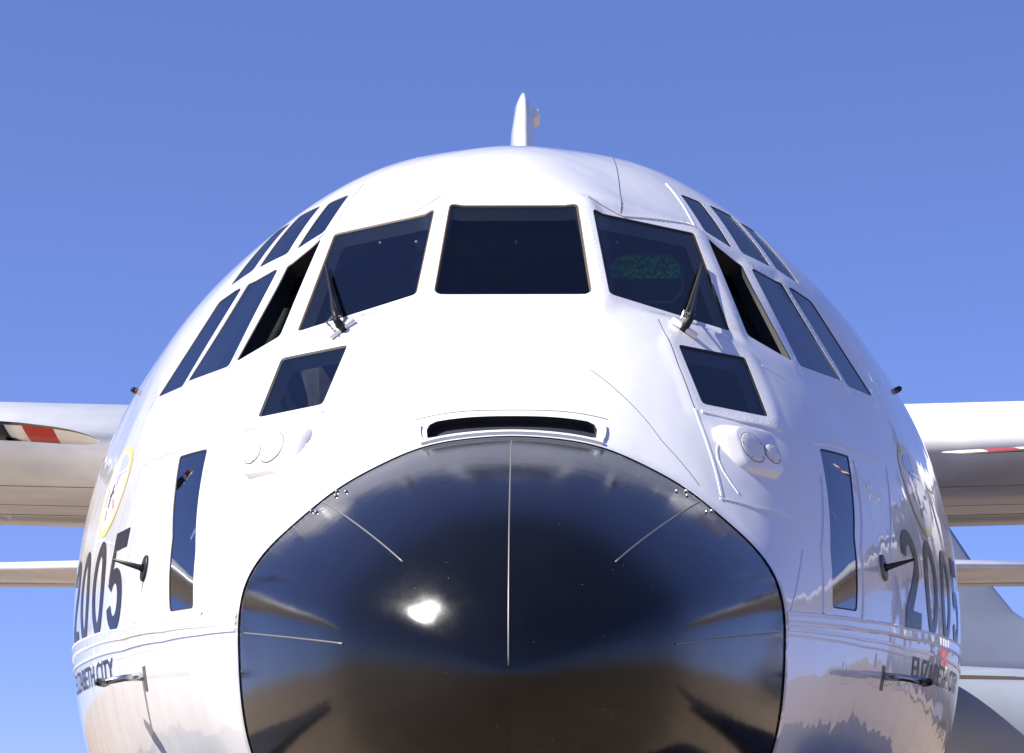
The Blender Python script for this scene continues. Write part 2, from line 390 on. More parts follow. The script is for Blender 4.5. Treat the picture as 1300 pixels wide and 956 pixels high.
def orient(P, F, N):
    a = np.cross(P[F[:, 1]] - P[F[:, 0]], P[F[:, 2]] - P[F[:, 0]]); fl = (a * N[F[:, 0]]).sum(1) < 0
    F = F.copy(); F[fl] = F[fl][:, ::-1]; return F
u, F = submesh(hid == -1); P = CP[u]; F = orient(P, F, CN[u])
fus = mesh_obj("fuselage_skin", P, F, "white_paint", AC, normals=CN[u])
# dark lining of the flight deck
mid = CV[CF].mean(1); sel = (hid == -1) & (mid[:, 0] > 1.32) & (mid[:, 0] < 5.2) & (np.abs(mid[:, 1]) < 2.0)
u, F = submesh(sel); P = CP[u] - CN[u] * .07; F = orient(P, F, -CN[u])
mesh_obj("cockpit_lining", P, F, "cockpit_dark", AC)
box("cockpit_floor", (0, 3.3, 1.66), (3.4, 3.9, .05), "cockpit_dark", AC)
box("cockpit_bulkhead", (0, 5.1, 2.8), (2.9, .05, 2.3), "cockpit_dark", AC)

def ring(A, B):
    n = len(A); V = list(A) + list(B); F = [(i, (i + 1) % n, n + (i + 1) % n, n + i) for i in range(n)]; return V, F
def inset3(L, N, d):
    T = np.roll(L, -1, 0) - np.roll(L, 1, 0); T /= np.linalg.norm(T, axis=1)[:, None]
    I = np.cross(N, T); c = L.mean(0)
    if ((c - L) * I).sum() < 0: I = -I
    return L + I * d
for i, (nm, lp, flat, gl, lab) in enumerate(holes):
    L = S0(lp[:, 0], lp[:, 1]); N = SN(lp[:, 0], lp[:, 1])
    if nm == 'air_slot':
        V, F = ring(L, L - N * .022 + np.array([0, .02, 0])); o = mesh_obj("air_slot", V, F, "slot_dark", AC)
        u, F = submesh(hid == i); F = orient(CP[u], F, CN[u]); mesh_obj("slot_back", CP[u] - CN[u] * .022 + np.array([0, .02, 0]), F, "slot_dark", o)
        continue
    V, F = ring(L, L - N * .072); w = mesh_obj(nm, V, F, "black_rubber" if nm == "sliding_window" else "white_trim", AC)       # reveal through the skin
    u, F = submesh(hid == i); P = CP[u]; NN = CN[u]
    dep = .006 if nm in ('windscreen', 'chin_window') else .0035
    if gl: PP = P - NN * dep; mesh_obj("pane", PP, orient(PP, F, NN), gl, w, normals=NN)
    # sealant line and rubber gasket
    wd = .010 if nm in ('windscreen', 'chin_window') else .006; n = len(L)
    a = L - N * .0008; b = inset3(L, N, .003) - N * .0012; cc = inset3(L, N, wd) - N * (dep - .0012)
    V = list(a) + list(b) + list(cc)
    FF = [(k, (k + 1) % n, n + (k + 1) % n, n + k) for k in range(n)] + [(n + k, n + (k + 1) % n, 2 * n + (k + 1) % n, 2 * n + k) for k in range(n)]
    gold = nm == 'windscreen'
    mesh_obj("seal", V, FF, ["sealant" if gold else "black_rubber", "black_rubber"], w, fmat=[0] * n + [1] * n)
    if nm == 'sliding_window':
        s = 1 if L[0][0] > 0 else -1
        # sash slid back on its rail: a framed pane just inside the skin
        sh = np.array([.085 * s, .17, -.035]); B0 = L - N * .10 + sh
        V = []; FF = []
        for off, ins in ((0, 0), (0, .045), (-.03, .045), (-.03, 0)): V += list(inset3(B0 + N * off, N, ins))
        for r in range(4):
            for k in range(n): FF.append((r * n + k, r * n + (k + 1) % n, ((r + 1) % 4) * n + (k + 1) % n, ((r + 1) % 4) * n + k))
        mesh_obj("sash", V, FF, "sash_metal", w)
        e = inset3(B0, N, .03) - N * .015; V = list(e) + [e.mean(0)]
        mesh_obj("sash_pane", V, [(k, (k + 1) % n, n) for k in range(n)], "windscreen_glass", w)

# ---- radome
pr = np.linspace(0, 1, 41); gg = np.interp(pr * .88, [0, .30, .43, .53, .70, .88], [0, .80, 1.08, 2.0, 2.45, 2.9])
yp = np.concatenate([[0], np.cumsum((gg[1:] + gg[:-1]) / 2 * np.diff(pr) * .88)]); LEN = yp[-1]; Y0 = 1.2 - LEN
for _ in range(2): yp[1:-1] = yp[1:-1] * .5 + .25 * (yp[2:] + yp[:-2])
MP = spl2(pr, False)
ZTIP, ZJ = 1.94, float(zc(1.2)[0])
def RD(p, t, off=0.0):
    p = np.atleast_1d(np.asarray(p, float)); t = np.atleast_1d(np.asarray(t, float)); p, t = np.broadcast_arrays(p, t)
    y = Y0 + splm(pr, MP, p) @ yp; z0 = ZTIP + (ZJ - ZTIP) * p; r = rr(np.full(p.shape, 1.2), t) * p * .998
    P = np.stack([r * np.sin(t), y, z0 + r * np.cos(t)], -1)
    if off:
        e = 1e-3; a = RD(np.clip(p + e, 0, 1), t) - RD(np.clip(p - e, 0, 1), t); b = RD(p, t + e) - RD(p, t - e); n = np.cross(b, a); n /= np.linalg.norm(n, axis=1)[:, None] + 1e-9
        n *= np.where(n[:, 1] > 0, -1, 1)[:, None]; P = P + n * off
    return P
pl = np.concatenate([np.linspace(.02, 1, 70)]); tl = np.linspace(-math.pi, math.pi, 145)[:-1]
V = [(0, Y0, ZTIP)]; F = []
A, B = np.meshgrid(pl, tl, indexing='ij'); V += list(RD(A.ravel(), B.ravel())); nt_ = len(tl)
for k in range(nt_): F.append((0, 1 + k, 1 + (k + 1) % nt_))
for i in range(len(pl) - 1):
    for k in range(nt_): F.append((1 + i * nt_ + k, 1 + (i + 1) * nt_ + k, 1 + (i + 1) * nt_ + (k + 1) % nt_, 1 + i * nt_ + (k + 1) % nt_))
# turn the rim inward so the joint reads as a real edge
b0 = 1 + (len(pl) - 1) * nt_; rim = S0(np.full(nt_, 1.2), tl) * np.array([.97, 1, 1]); c0 = len(V); V += list(rim * np.array([1, 1, 1]) + np.array([0, .02, 0]))
for k in range(nt_): F.append((b0 + k, c0 + k, c0 + (k + 1) % nt_, b0 + (k + 1) % nt_))
radome = fix_normals(mesh_obj("radome", V, F, "radome_black", AC))
def dome_strip(name, p0, p1, tdeg0, tdeg1, w=.0024, h=.003):
    n = 30; ps = np.linspace(p0, p1, n); ts = np.radians(np.linspace(tdeg0, tdeg1, n)); C = RD(ps, ts, .0005); H = RD(ps, ts, h)
    V = []; F = []
    for i in range(n):
        d = C[min(i + 1, n - 1)] - C[max(i - 1, 0)]; nn = H[i] - C[i]; sd = np.cross(d, nn); sd /= np.linalg.norm(sd)
        V += [C[i] - sd * w, H[i] - sd * w * .8, H[i] + sd * w * .8, C[i] + sd * w]
    for i in range(n - 1):
        for k in range(3): F.append((4*i + k, 4*i + k + 1, 4*i + k + 5, 4*i + k + 4))
    F += [(0, 1, 2, 3), (4*n - 4, 4*n - 3, 4*n - 2, 4*n - 1)]
    return fix_normals(mesh_obj(name, V, F, "strip_metal", radome))
dome_strip("lightning_strip", .965, .02, 0, 0)
for s in (-1, 1):
    dome_strip("lightning_strip", .985, .50, 52 * s, 50 * s)
    dome_strip("lightning_strip", .965, .53, 86.5 * s, 87.5 * s)
    for dp, dt in ((.985, 48), (.985, 55.5), (.965, 49), (.95, 46.5), (.96, 55)):
        c = Vector(RD(dp, math.radians(dt * s), .002)[0])
        bm = bmesh.new(); bmesh.ops.create_icosphere(bm, subdivisions=2, radius=.006, matrix=Matrix.Translation(c)); me = bpy.data.meshes.new("latch_stud"); bm.to_mesh(me); bm.free(); me.materials.append(MATS["bare_metal"])
        o = bpy.data.objects.new("latch_stud", me); sc.collection.objects.link(o); o.parent = radome

# ---- strips, seams and rivets lying on the skin
def resample(yt, n):
    P = np.array([S0(y, math.radians(t))[0] for y, t in yt]); d = np.concatenate([[0], np.cumsum(np.linalg.norm(np.diff(P, axis=0), axis=1))])
    q = np.linspace(0, d[-1], n); yy = np.interp(q, d, [a for a, b in yt]); tt = np.interp(q, d, [math.radians(b) for a, b in yt]); return yy, tt, d[-1]
def skin_strip(name, yt, w, h, m, parent, n=None, base=-.002):
    ln = resample(yt, 2)[2]; n = n or max(4, int(ln / .03)); y, t, _ = resample(yt, n); C = S0(y, t); N = SN(y, t); V = []; F = []
    for i in range(n):
        d = C[min(i + 1, n - 1)] - C[max(i - 1, 0)]; sd = np.cross(d, N[i]); sd /= np.linalg.norm(sd)
        V += [C[i] - sd * w / 2 + N[i] * base, C[i] - sd * w * .38 + N[i] * h, C[i] + sd * w * .38 + N[i] * h, C[i] + sd * w / 2 + N[i] * base]
    for i in range(n - 1):
        for k in range(3): F.append((4*i + k, 4*i + k + 1, 4*i + k + 5, 4*i + k + 4))
    F += [(0, 1, 2, 3), (4*n - 4, 4*n - 3, 4*n - 2, 4*n - 1)]
    return fix_normals(mesh_obj(name, V, F, m, parent, smooth=False))
RV = []
def rivets(yt, pitch, r=.0042, lift=0.0):
    ln = resample(yt, 2)[2]; n = max(2, int(ln / pitch)); y, t, _ = resample(yt, n)
    for p, q in zip(S0(y, t), SN(y, t)): RV.append((p + q * lift, q, r))
for s in (-1, 1):
    m = lambda L: [(y, t * s) for y, t in L]
    skin_strip("skin_seam", m([(1.944,24.41),(1.737,31.01),(1.60,36.3),(1.565,37.89)]), .003, .0012, "grey_metal" if s > 0 else "white_trim", AC)  # sunlit side's seam coloured white to imitate glare washing it out
    skin_strip("skin_seam", m([(1.565,37.89),(1.434,45.1),(1.281,54.18)]), .012, .0022, "white_trim", AC)
    skin_strip("skin_seam", m([(1.563,16.05),(1.48,23.28),(1.339,36.09),(1.25,49.0)]), .003, .0012, "grey_metal" if s > 0 else "white_trim", AC)  # same split: sun glare on the bright side put into the seam colour
    skin_strip("skin_seam", m([(3.3,11.2),(3.114,11.77),(2.807,13.04),(2.50,14.2)]), .003, .0014, "grey_metal" if s > 0 else "white_trim", AC)  # roof seam too: white where strong sun would bleach it from view
    skin_strip("window_header", m([(2.457,9.52),(2.497,14.33),(2.662,19.49),(2.815,24.0)]), .012, .004, "white_trim", AC)
    skin_strip("skin_seam", m([(2.83,23.7),(2.968,21.37),(3.12,18.4)]), .010, .003, "white_trim", AC)
    skin_strip("skin_seam", m([(1.576,39.26),(1.683,45.92),(1.85,52.2)]), .012, .004, "white_trim", AC)
    skin_strip("skin_seam", m([(1.265,54.36),(1.375,60.49),(1.557,65.96)]), .007, .0025, "white_trim", AC)
    rivets(m([(1.265,54.9),(1.375,61.1),(1.557,66.6)]), .035)
    skin_strip("skin_seam", m([(2.17,42.5),(2.27,47),(2.32,55),(2.30,60)]), .005, .0012, "white_trim", AC)
    # riveted lap joint low on the side
    bd = [(1.219,83.69),(1.579,85.98),(1.979,87.97),(2.55,89.4),(3.435,89.8),(4.6,89.9),(6.0,90.0)]
    skin_strip("lap_joint", m(bd), .052, .0035, "white_paint", AC)
    skin_strip("lap_joint", m([(y, t + 2.2) for y, t in bd]), .014, .005, "white_trim", AC)
    for dt in (-.65, .65): rivets(m([(y, t + dt) for y, t in bd[:6]]), .022, .0062, .0034)
    rivets(m([(y, t + 3.4) for y, t in bd[:5]]), .026, .0062)
    # frame round the lower window and the riveted frames aft of it
    f1 = [(1.925,62.5),(1.655,73.8),(1.55,84.4)]; f2 = [(2.39,62.8),(2.06,75.93),(1.96,87.2)]; f3 = [(2.86,65.3),(2.445,77.12),(2.36,87.7)]; f0 = [(1.50,72.3),(1.33,79.0),(1.25,82.6)]
    for f in (f1, f2): skin_strip("window_frame", m(f), .026, .005, "white_paint", AC); rivets(m(f), .026, .0048, .0048)
    for f in (f3, f0): skin_strip("skin_seam", m(f), .016, .003, "white_paint", AC); rivets(m(f), .026, .0042, .0028)
    d1 = [(2.05,57.2),(2.37,60.4),(2.62,62.6),(2.86,64.6)]
    skin_strip("skin_seam", m(d1), .012, .003, "white_trim", AC); rivets(m([(y, t - .7) for y, t in d1]), .03)
    rivets(m([(2.52,15.2),(2.665,20.2),(2.81,23.6)]), .024, .0035); rivets(m([(1.62,40.2),(1.70,45.4),(1.84,51.0)]), .035, .0035)
    rivets(m([(2.45,78),(2.9,76.5),(3.4,76)]), .035); rivets(m([(2.0,79),(2.2,78.2),(2.4,77.6)]), .03)
for nm in ('windscreen_side', 'side_window', 'side_window_aft', 'eyebrow_window', 'eyebrow_window_mid', 'chin_window'):
    for s in (-1, 1):
        lp = outline([(y, t * s) for y, t in WIN[nm]]); L = S0(lp[:, 0], lp[:, 1]); N = SN(lp[:, 0], lp[:, 1]); E = inset3(L, N, -.020); y, t = to_yt(E)
        rivets([(a, math.degrees(b)) for a, b in zip(y, t)], .030, .0026)
lp = outline(cw); L = S0(lp[:, 0], lp[:, 1]); N = SN(lp[:, 0], lp[:, 1]); y, t = to_yt(inset3(L, N, -.020)); rivets([(a, math.degrees(b)) for a, b in zip(y, t)], .030, .0026)
def build_rivets():
    V = []; F = []
    for p, n, r in RV:
        n = Vector(n); a = n.orthogonal().normalized(); b = n.cross(a); p = Vector(p); k0 = len(V)
        for k in range(6):
            q = 2 * math.pi * k / 6; V.append(p + (a * math.cos(q) + b * math.sin(q)) * r)
        for k in range(6):
            q = 2 * math.pi * k / 6; V.append(p + (a * math.cos(q) + b * math.sin(q)) * r * .6 + n * r * .38)
        for k in range(6): F.append((k0 + k, k0 + (k + 1) % 6, k0 + 6 + (k + 1) % 6, k0 + 6 + k))
        F.append(tuple(range(k0 + 6, k0 + 12)))
    o = mesh_obj("rivets", V, F, "white_trim", AC); o['kind'] = 'stuff'
build_rivets()

# ---- air slot lips above the radome
lip = skin_strip("slot_lip", [(1.214, a) for a in np.linspace(-24, 24, 17)], .016, .010, "white_trim", AC, n=40)
for s in (-1, 1): skin_strip("slot_lip", [(1.222, 23.4 * s), (1.26, 23.6 * s), (1.30, 22.6 * s)], .014, .008, "white_trim", AC)
skin_strip("skin_seam", [(1.337, a) for a in np.linspace(-23, 23, 17)], .004, .001, "grey_metal", AC, n=40)

# ---- landing-light fairings
def light_fairing(s):
    y0, t0 = 1.572, 51.6 * s
    n = onen(y0, t0); n = (n + Vector((.03 * s, -.06, -.20))).normalized()
    a = Vector((0, 0, 1)); u = (n.cross(a)).normalized(); u = u if u.x * s > 0 else -u; v = u.cross(n); v = v if v.z > 0 else -v
    c0 = one(y0, t0)
    def rr_(w, h, r, cx, off):
        L = []
        for sx, sy, a0 in ((1, 1, 0), (-1, 1, 90), (-1, -1, 180), (1, -1, 270)):
            for k in range(7):
                q = math.radians(a0 + 15 * k); L.append(c0 + u * (cx + sx * (w - r) + r * math.cos(q)) + v * (sy * (h - r) + r * math.sin(q)) + n * off)
        return L
    rings = [rr_(.135, .115, .06, -.018, -.06), rr_(.128, .108, .06, -.015, -.004), rr_(.116, .098, .055, -.003, .014), rr_(.106, .086, .05, .012, .032), rr_(.100, .081, .045, .015, .036)]
    f = loft("light_fairing", rings, "white_paint", AC)
    def disc(cx, cy, r):
        R_ = []
        for q, off in ((1.0, .034), (1.0, .0385), (.96, .0395), (.5, .0405), (.02, .041)):
            R_.append([c0 + u * (cx + r * q * math.cos(2*math.pi*k/32)) + v * (cy + r * q * math.sin(2*math.pi*k/32)) + n * off for k in range(32)])
        d = loft("lamp_cover", R_, "lens_cover_paint", f)
        for k in range(5):
            q = 2 * math.pi * (k + .3) / 5; p = c0 + u * (cx + r * .88 * math.cos(q)) + v * (cy + r * .88 * math.sin(q)) + n * .0395
            tube("cover_screw", [p, p + n * .0012], [.0032, .0026], "grey_metal", f, n=6)
        tube("cover_rim", [c0 + u * (cx + r * 1.03 * math.cos(2*math.pi*k/40)) + v * (cy + r * 1.03 * math.sin(2*math.pi*k/40)) + n * .0365 for k in range(41)], .0017, "grey_metal", f, n=6)
    disc(-.026, .004, .056); disc(.072, -.010, .037)
    y1 = [(1.46, 43.5), (1.56, 44.4), (1.68, 47.2)]
    skin_strip("skin_seam", [(a_, b_ * s) for a_, b_ in [(1.355, 56.0), (1.37, 53), (1.39, 50.2), (1.42, 47.8), (1.46, 46.2), (1.51, 45.6), (1.58, 46.0), (1.68, 48.6)]], .008, .002, "white_trim", AC, n=30)
for s in (-1, 1): light_fairing(s)

# ---- wipers
def wiper(s):
    base = one(1.965, 28.9 * s, .004); nb = onen(1.965, 28.9 * s)
    piv = base + nb * .035; tip = one(2.535, 26.7 * s, .012); mid = one(2.25, 27.9 * s, .030)
    w = tube("wiper", [piv + nb * .01, piv * .75 + mid * .25 + nb * .02, mid + nb * .012, tip + nb * .005], [.011, .010, .006, .003], "black_metal", AC, n=8, flat=1.3)
    b0 = one(2.05, 28.3 * s, .018); tube("wiper_blade", [b0, one(2.2, 28.0 * s, .012), one(2.4, 27.3 * s, .010), tip], [.006, .009, .008, .004], "black_rubber", w, n=6)
    tube("pivot", [base - nb * .02, base + nb * .055], [.018, .013], "black_metal", w, n=12)
    side = onen(1.965, 28.9 * s).cross(Vector((0, 1, 0))).normalized()
    tube("bracket", [base - side * .055 + nb * .004, base + side * .055 + nb * .004], [.013, .013], "white_trim", w, n=8)
    tube("hose", [base + side * .03 + nb * .02, piv + side * .035 + nb * .025, one(2.10, 29.6 * s, .030), b0], .004, "bare_metal", w, n=6)
for s in (-1, 1): wiper(s)

# ---- probes on the side
def probe(s, y, t, plate, ln, low=False):
    c = one(y, t * s, .001); n = onen(y, t * s); a, b, _ = frame_from(n)
    R_ = [[c + (a * math.cos(2*math.pi*k/28) * .78 + b * math.sin(2*math.pi*k/28)) * plate * q + n * o for k in range(28)] for q, o in ((1, -.004), (1, .005), (.93, .008), (.02, .009))]
    p = loft("pitot_probe", R_, "probe_dark" if s < 0 or low else "grey_metal", AC)
    e = c + n * .085 + Vector((0, -.02, 0)); f = c + n * (.12 + ln * .3) + Vector((0, -ln, .0)) if low else c + n * ln + Vector((0, .02, .012))
    tube("probe_stem", [c + n * .004, c + n * .02] + ([e, f] if low else [f]), ([.02, .016, .014, .008] if low else [.020, .012, .0045]), "probe_dark", p, n=10)
    for k in range(4): pass
for s in (-1, 1): probe(s, 2.29, 79.4, .050, .125)
for s in (-1, 1):      # lower pitot head on its rectangular pad
    c = one(2.29, 96.0 * s); n = onen(2.29, 96.0 * s)
    pd = skin_strip("pitot_mast", [(2.25, 94.4 * s), (2.25, 98.2 * s)], .045, .003, "grey_metal", AC)
    k = c + n * .15
    tube("mast_arm", [c - n * .01, c + n * .07 + Vector((0, .0, .004)), k + Vector((0, .02, 0))], [.016, .013, .012], "bare_metal", pd, n=10)
    tube("pitot_head", [k + Vector((0, .12, 0)), k + Vector((0, .04, 0)), k + Vector((0, -.07, -.004)), k + Vector((0, -.11, -.006))], [.008, .017, .015, .006], "probe_dark", pd, n=12)
for s in (-1, 1):      # small beacon knob on the upper flank
    c = one(4.05, 55.6 * s); n = onen(4.05, 55.6 * s)
    k = tube("side_beacon", [c - n * .01, c + n * .015, c + n * .026, c + n * .032], [.010, .014, .012, .004], "black_metal", AC, n=12)
    tube("beacon_lens", [c + n * .002, c + n * .010], [.016, .015], "beacon_glass", k, n=12)

# ---- markings
def decal(name, polys, yfun, zfun, s, m, parent, off=.0025):
    V = []; F = []
    for q in polys:
        b = len(V); V += q; F.append(tuple(range(b, b + len(q))))
    U = np.array(V); y = yfun(U); z = zfun(U); t = yz_to_t(y, z, s); P = S(y, t, off)
    return fix_flip(mesh_obj(name, P, F, m, parent), s)
def fix_flip(o, s):
    me = o.data
    n = sum((p.normal.x * s) * p.area for p in me.polygons)
    if n < 0: me.flip_normals()
    return o
def stroke(pts, wid, seg=1):
    pts = np.array(pts, float); T = np.gradient(pts, axis=0); T /= np.linalg.norm(T, axis=1)[:, None]; Nn = np.stack([-T[:, 1], T[:, 0]], 1)
    w = np.broadcast_to(np.asarray(wid, float), (len(pts),)); A = pts + Nn * w[:, None] / 2; B = pts - Nn * w[:, None] / 2; M = pts
    Q = []
    for i in range(len(pts) - 1):
        Q.append([tuple(A[i]), tuple(A[i+1]), tuple(M[i+1]), tuple(M[i])]); Q.append([tuple(M[i]), tuple(M[i+1]), tuple(B[i+1]), tuple(B[i])])
    return Q
def lin(a, b, n=10): return [(a[0] + (b[0]-a[0])*i/n, a[1] + (b[1]-a[1])*i/n) for i in range(n + 1)]
def arc(cx, cy, rx, ry, a0, a1, n=24): return [(cx + rx*math.cos(math.radians(a0+(a1-a0)*i/n)), cy + ry*math.sin(math.radians(a0+(a1-a0)*i/n))) for i in range(n + 1)]
GW = .19   # stroke of a unit-high glyph
def glyph(c):
    W = .70; h = GW / 2
    if c == '0':
        o = arc(W/2, .5, W/2, .5, 0, 360, 48); i = arc(W/2, .5, W/2 - GW, .5 - GW*.8, 0, 360, 48); return [[o[k], o[k+1], i[k+1], i[k]] for k in range(48)]
    if c == '5':
        Q = stroke(lin((.10, 1 - h), (W - .03, 1 - h)), GW) + stroke(lin((.10 + h*.7, 1 - GW), (.04 + h*.7, .50)), GW * .75)
        o = arc(W/2 - .02, .315, W/2 + .0, .315, 150, -165, 36); i = arc(W/2 - .02, .315, W/2 - GW, .315 - GW*.8, 150, -165, 36)
        return Q + [[o[k], o[k+1], i[k+1], i[k]] for k in range(36)]
    if c == '2':
        o = arc(W/2, .70, W/2, .30, 175, -30, 30); i = arc(W/2, .70, W/2 - GW, .30 - GW*.8, 175, -30, 30)
        Q = [[o[k], o[k+1], i[k+1], i[k]] for k in range(30)]
        a, b = o[-1], i[-1]; e0, e1 = (.30, GW), (.0, GW)
        for k in range(12):
            f = lambda p, q, x: (p[0] + (q[0]-p[0])*x, p[1] + (q[1]-p[1])*x)
            Q.append([f(a, e0, k/12), f(a, e0, (k+1)/12), f(b, e1, (k+1)/12), f(b, e1, k/12)])
        return Q + stroke(lin((0, h), (W, h), 12), GW)
H = .405; Z0 = 2.248
def digits(s):
    pos = {-1: [('5', 2.625), ('0', 3.0), ('0', 3.40), ('2', 3.79)], 1: [('2', 2.60), ('0', 2.985), ('0', 3.37), ('5', 3.755)]}[s]
    for c, y0 in pos:
        yf = (lambda U, y0=y0: y0 + (.70 - U[:, 0]) * H * 1.02 + .28 * (U[:, 1] - .5) * H) if s < 0 else (lambda U, y0=y0: y0 + U[:, 0] * H * .98 + .28 * (U[:, 1] - .5) * H)
        decal("number_digit", glyph(c), yf, lambda U: Z0 + U[:, 1] * H, s, "black_marking", AC)
digits(-1); digits(1)
def lettering(txt, s, y0, y1, z0, h):
    cu = bpy.data.curves.new("lettering", 'FONT'); cu.body = txt; cu.offset = .018; cu.resolution_u = 3
    o = bpy.data.objects.new("lettering", cu); sc.collection.objects.link(o)
    dg = bpy.context.evaluated_depsgraph_get(); me = bpy.data.meshes.new_from_object(o.evaluated_get(dg)); bpy.data.objects.remove(o)
    bm = bmesh.new(); bm.from_mesh(me)
    for _ in range(2):
        ed = [e for e in bm.edges if e.calc_length() > .25]
        if ed: bmesh.ops.subdivide_edges(bm, edges=ed, cuts=1)
    bmesh.ops.triangulate(bm, faces=bm.faces)
    bm.verts.ensure_lookup_table(); U = np.array([(v.co.x, v.co.y) for v in bm.verts]); F = [tuple(v.index for v in f.verts) for f in bm.faces]; bm.free()
    lo, hi = U.min(0), U.max(0); a = (U[:, 0] - lo[0]) / (hi[0] - lo[0]); b = (U[:, 1] - lo[1]) / (hi[1] - lo[1])
    y = y1 + (y0 - y1) * a if s < 0 else y0 + (y1 - y0) * a
    z = z0 + b * h; P = S(y, yz_to_t(y, z, s), .0025)
    par = list(range(len(P)))
    def find(i):
        while par[i] != i: par[i] = par[par[i]]; i = par[i]
        return i
    for f in F:
        for k in f[1:]: par[find(k)] = find(f[0])
    for root in sorted({find(i) for i in range(len(P))}):
        ids = [i for i in range(len(P)) if find(i) == root]; mp = {v: k for k, v in enumerate(ids)}
        FF = [tuple(mp[k] for k in f) for f in F if find(f[0]) == root]
        if FF: fix_flip(mesh_obj("letter", P[ids], FF, "black_marking", AC), s)
lettering("ELIZABETH CITY", -1, 2.75, 4.12, 2.062, .088); lettering("ELIZABETH CITY", 1, 2.68, 4.05, 2.062, .088)
def emblem(s):
    cy, cz, r = 3.30, 2.875, .20
    K = 48; rg = lambda a, b: [[arc(0, 0, a, a, 0, 360, K)[k], arc(0, 0, a, a, 0, 360, K)[k+1], arc(0, 0, b, b, 0, 360, K)[k+1], arc(0, 0, b, b, 0, 360, K)[k]] for k in range(K)]
    yf = lambda U: cy - s * -1 * U[:, 0] * r * 1.15 + .25 * U[:, 1] * r; zf = lambda U: cz + U[:, 1] * r
    e = decal("emblem", rg(1, .86), yf, zf, s, "emblem_yellow", AC, .002)
    decal("emblem_field", rg(.86, .45) + rg(.45, .01), yf, zf, s, "emblem_white", e, .002)
    sec = lambda a0, a1, r0, r1: [[arc(0,0,r1,r1,a0,a1,10)[k], arc(0,0,r1,r1,a0,a1,10)[k+1], arc(0,0,r0,r0,a0,a1,10)[k+1], arc(0,0,r0,r0,a0,a1,10)[k]] for k in range(10)]
    d = -1 * s
    decal("emblem_quarter", sec(40, 100, .15, .8) if d > 0 else sec(80, 140, .15, .8), yf, zf, s, "emblem_blue", e, .0032)
    for pts, wd, mm in ((lin((-.05, .15), (-.12, -.35), 8), .10, "emblem_dark"), (lin((-.2, -.08), (.1, -.03), 6), .07, "emblem_dark"), (lin((-.14, -.40), (-.16, -.62), 5), .08, "emblem_red"), (lin((.2, -.2), (.45, -.45), 6), .05, "emblem_red"), (lin((-.45, .1), (-.5, -.3), 5), .05, "emblem_red")):
        decal("emblem_figure", stroke(pts, wd), yf, zf, s, mm, e, .0036)
    for pts, wd in ((lin((-.3, .35), (.72, .35), 12), .07), (lin((.16, .8), (.12, .1), 10), .06)): decal("emblem_bar", stroke(pts, wd), yf, zf, s, "emblem_white", e, .0042)
emblem(-1); emblem(1)

# ---- flight deck furniture
V = []
gs = [[(-1.0, 2.95, 3.22), (-.75, 2.42, 3.27), (-.3, 2.14, 3.31), (.3, 2.14, 3.31), (.75, 2.42, 3.27), (1.0, 2.95, 3.22)]]
top = gs[0]; V = top + [(x, y + .12, z - .30) for x, y, z in top] + [(x * .9, 3.05, 3.18) for x, y, z in top]
F = [(i, i + 1, 7 + i, 6 + i) for i in range(5)] + [(i, i + 1, 13 + i, 12 + i) for i in range(5)]
mesh_obj("glareshield", V, F, "cockpit_panel", AC, smooth=False)
box("instrument_panel", (0, 3.06, 2.95), (1.9, .06, .5), "cockpit_panel", AC, bevel=.01)
box("overhead_panel", (0, 3.15, 3.93), (.62, .75, .10), "cockpit_panel", AC, rot=Matrix.Rotation(rad_(18), 3, 'X'), bevel=.02)
for s in (-1, 1):
    st = box("pilot_seat", (.58 * s, 3.72, 2.98), (.50, .12, .85), "seat_fabric", AC, bevel=.04)
    box("seat_cushion", (.58 * s, 3.46, 2.52), (.50, .50, .14), "seat_fleece", st, bevel=.05)
    box("seat_cover", (.58 * s, 3.645, 3.02), (.46, .06, .74), "seat_fleece", st, bevel=.025)
    box("headrest", (.58 * s, 3.70, 3.50), (.30, .12, .20), "seat_fleece", st, bevel=.05)
    if s < 0: continue
    # head-up display combiner: eight-sided glass in a frame
    c = Vector((.534 * s, 2.86, 3.685)); W_, H_, k = .145, .105, .045
    L = [(-W_+k, -H_), (W_-k, -H_), (W_, -H_+k), (W_, H_-k), (W_-k, H_), (-W_+k, H_), (-W_, H_-k), (-W_, -H_+k)]
    P = [c + Vector((x, z * .25, z)) for x, z in L]
    hd = tube("head_up_display", P + [P[0], P[1]], .0065, "hud_frame", AC, n=6)
    mesh_obj("combiner_glass", [c + Vector((x * .97, z * .25, z * .97)) for x, z in L[3:7]] + [c + Vector((-W_*.97, 0, .0)), c + Vector((W_*.97, 0, .0))], [(0, 1, 2, 3, 4, 5)], "hud_green", hd, smooth=False)
    box("projector", (.60 * s, 3.30, 3.86), (.16, .28, .10), "cockpit_panel", hd, bevel=.02)

for y, t, mm in ((2.34, -14.2, "emblem_white"), (2.50, -19.0, "emblem_yellow"), (2.36, -4.1, "emblem_yellow"), (2.24, .4, "emblem_white"), (2.36, 15.0, "emblem_white"), (2.40, 21.8, "emblem_yellow")):
    p = one(y, t, -.03); q = onen(y, t); tube("cockpit_lamp", [p - q * .006, p + q * .004], [.007, .004], mm, AC, n=8)
for s in (-1, 1):
    p0 = one(2.62, 44.0 * s, -.16); p1 = one(2.90, 33.0 * s, -.16); tube("window_rail", [p0, (p0 + p1) / 2, p1], .012, "sash_metal", AC, n=8)
    p0 = one(2.60, 46.5 * s, -.11); p1 = one(3.05, 49.0 * s, -.11); tube("window_rail", [p0, p1], .014, "sash_metal", AC, n=8)
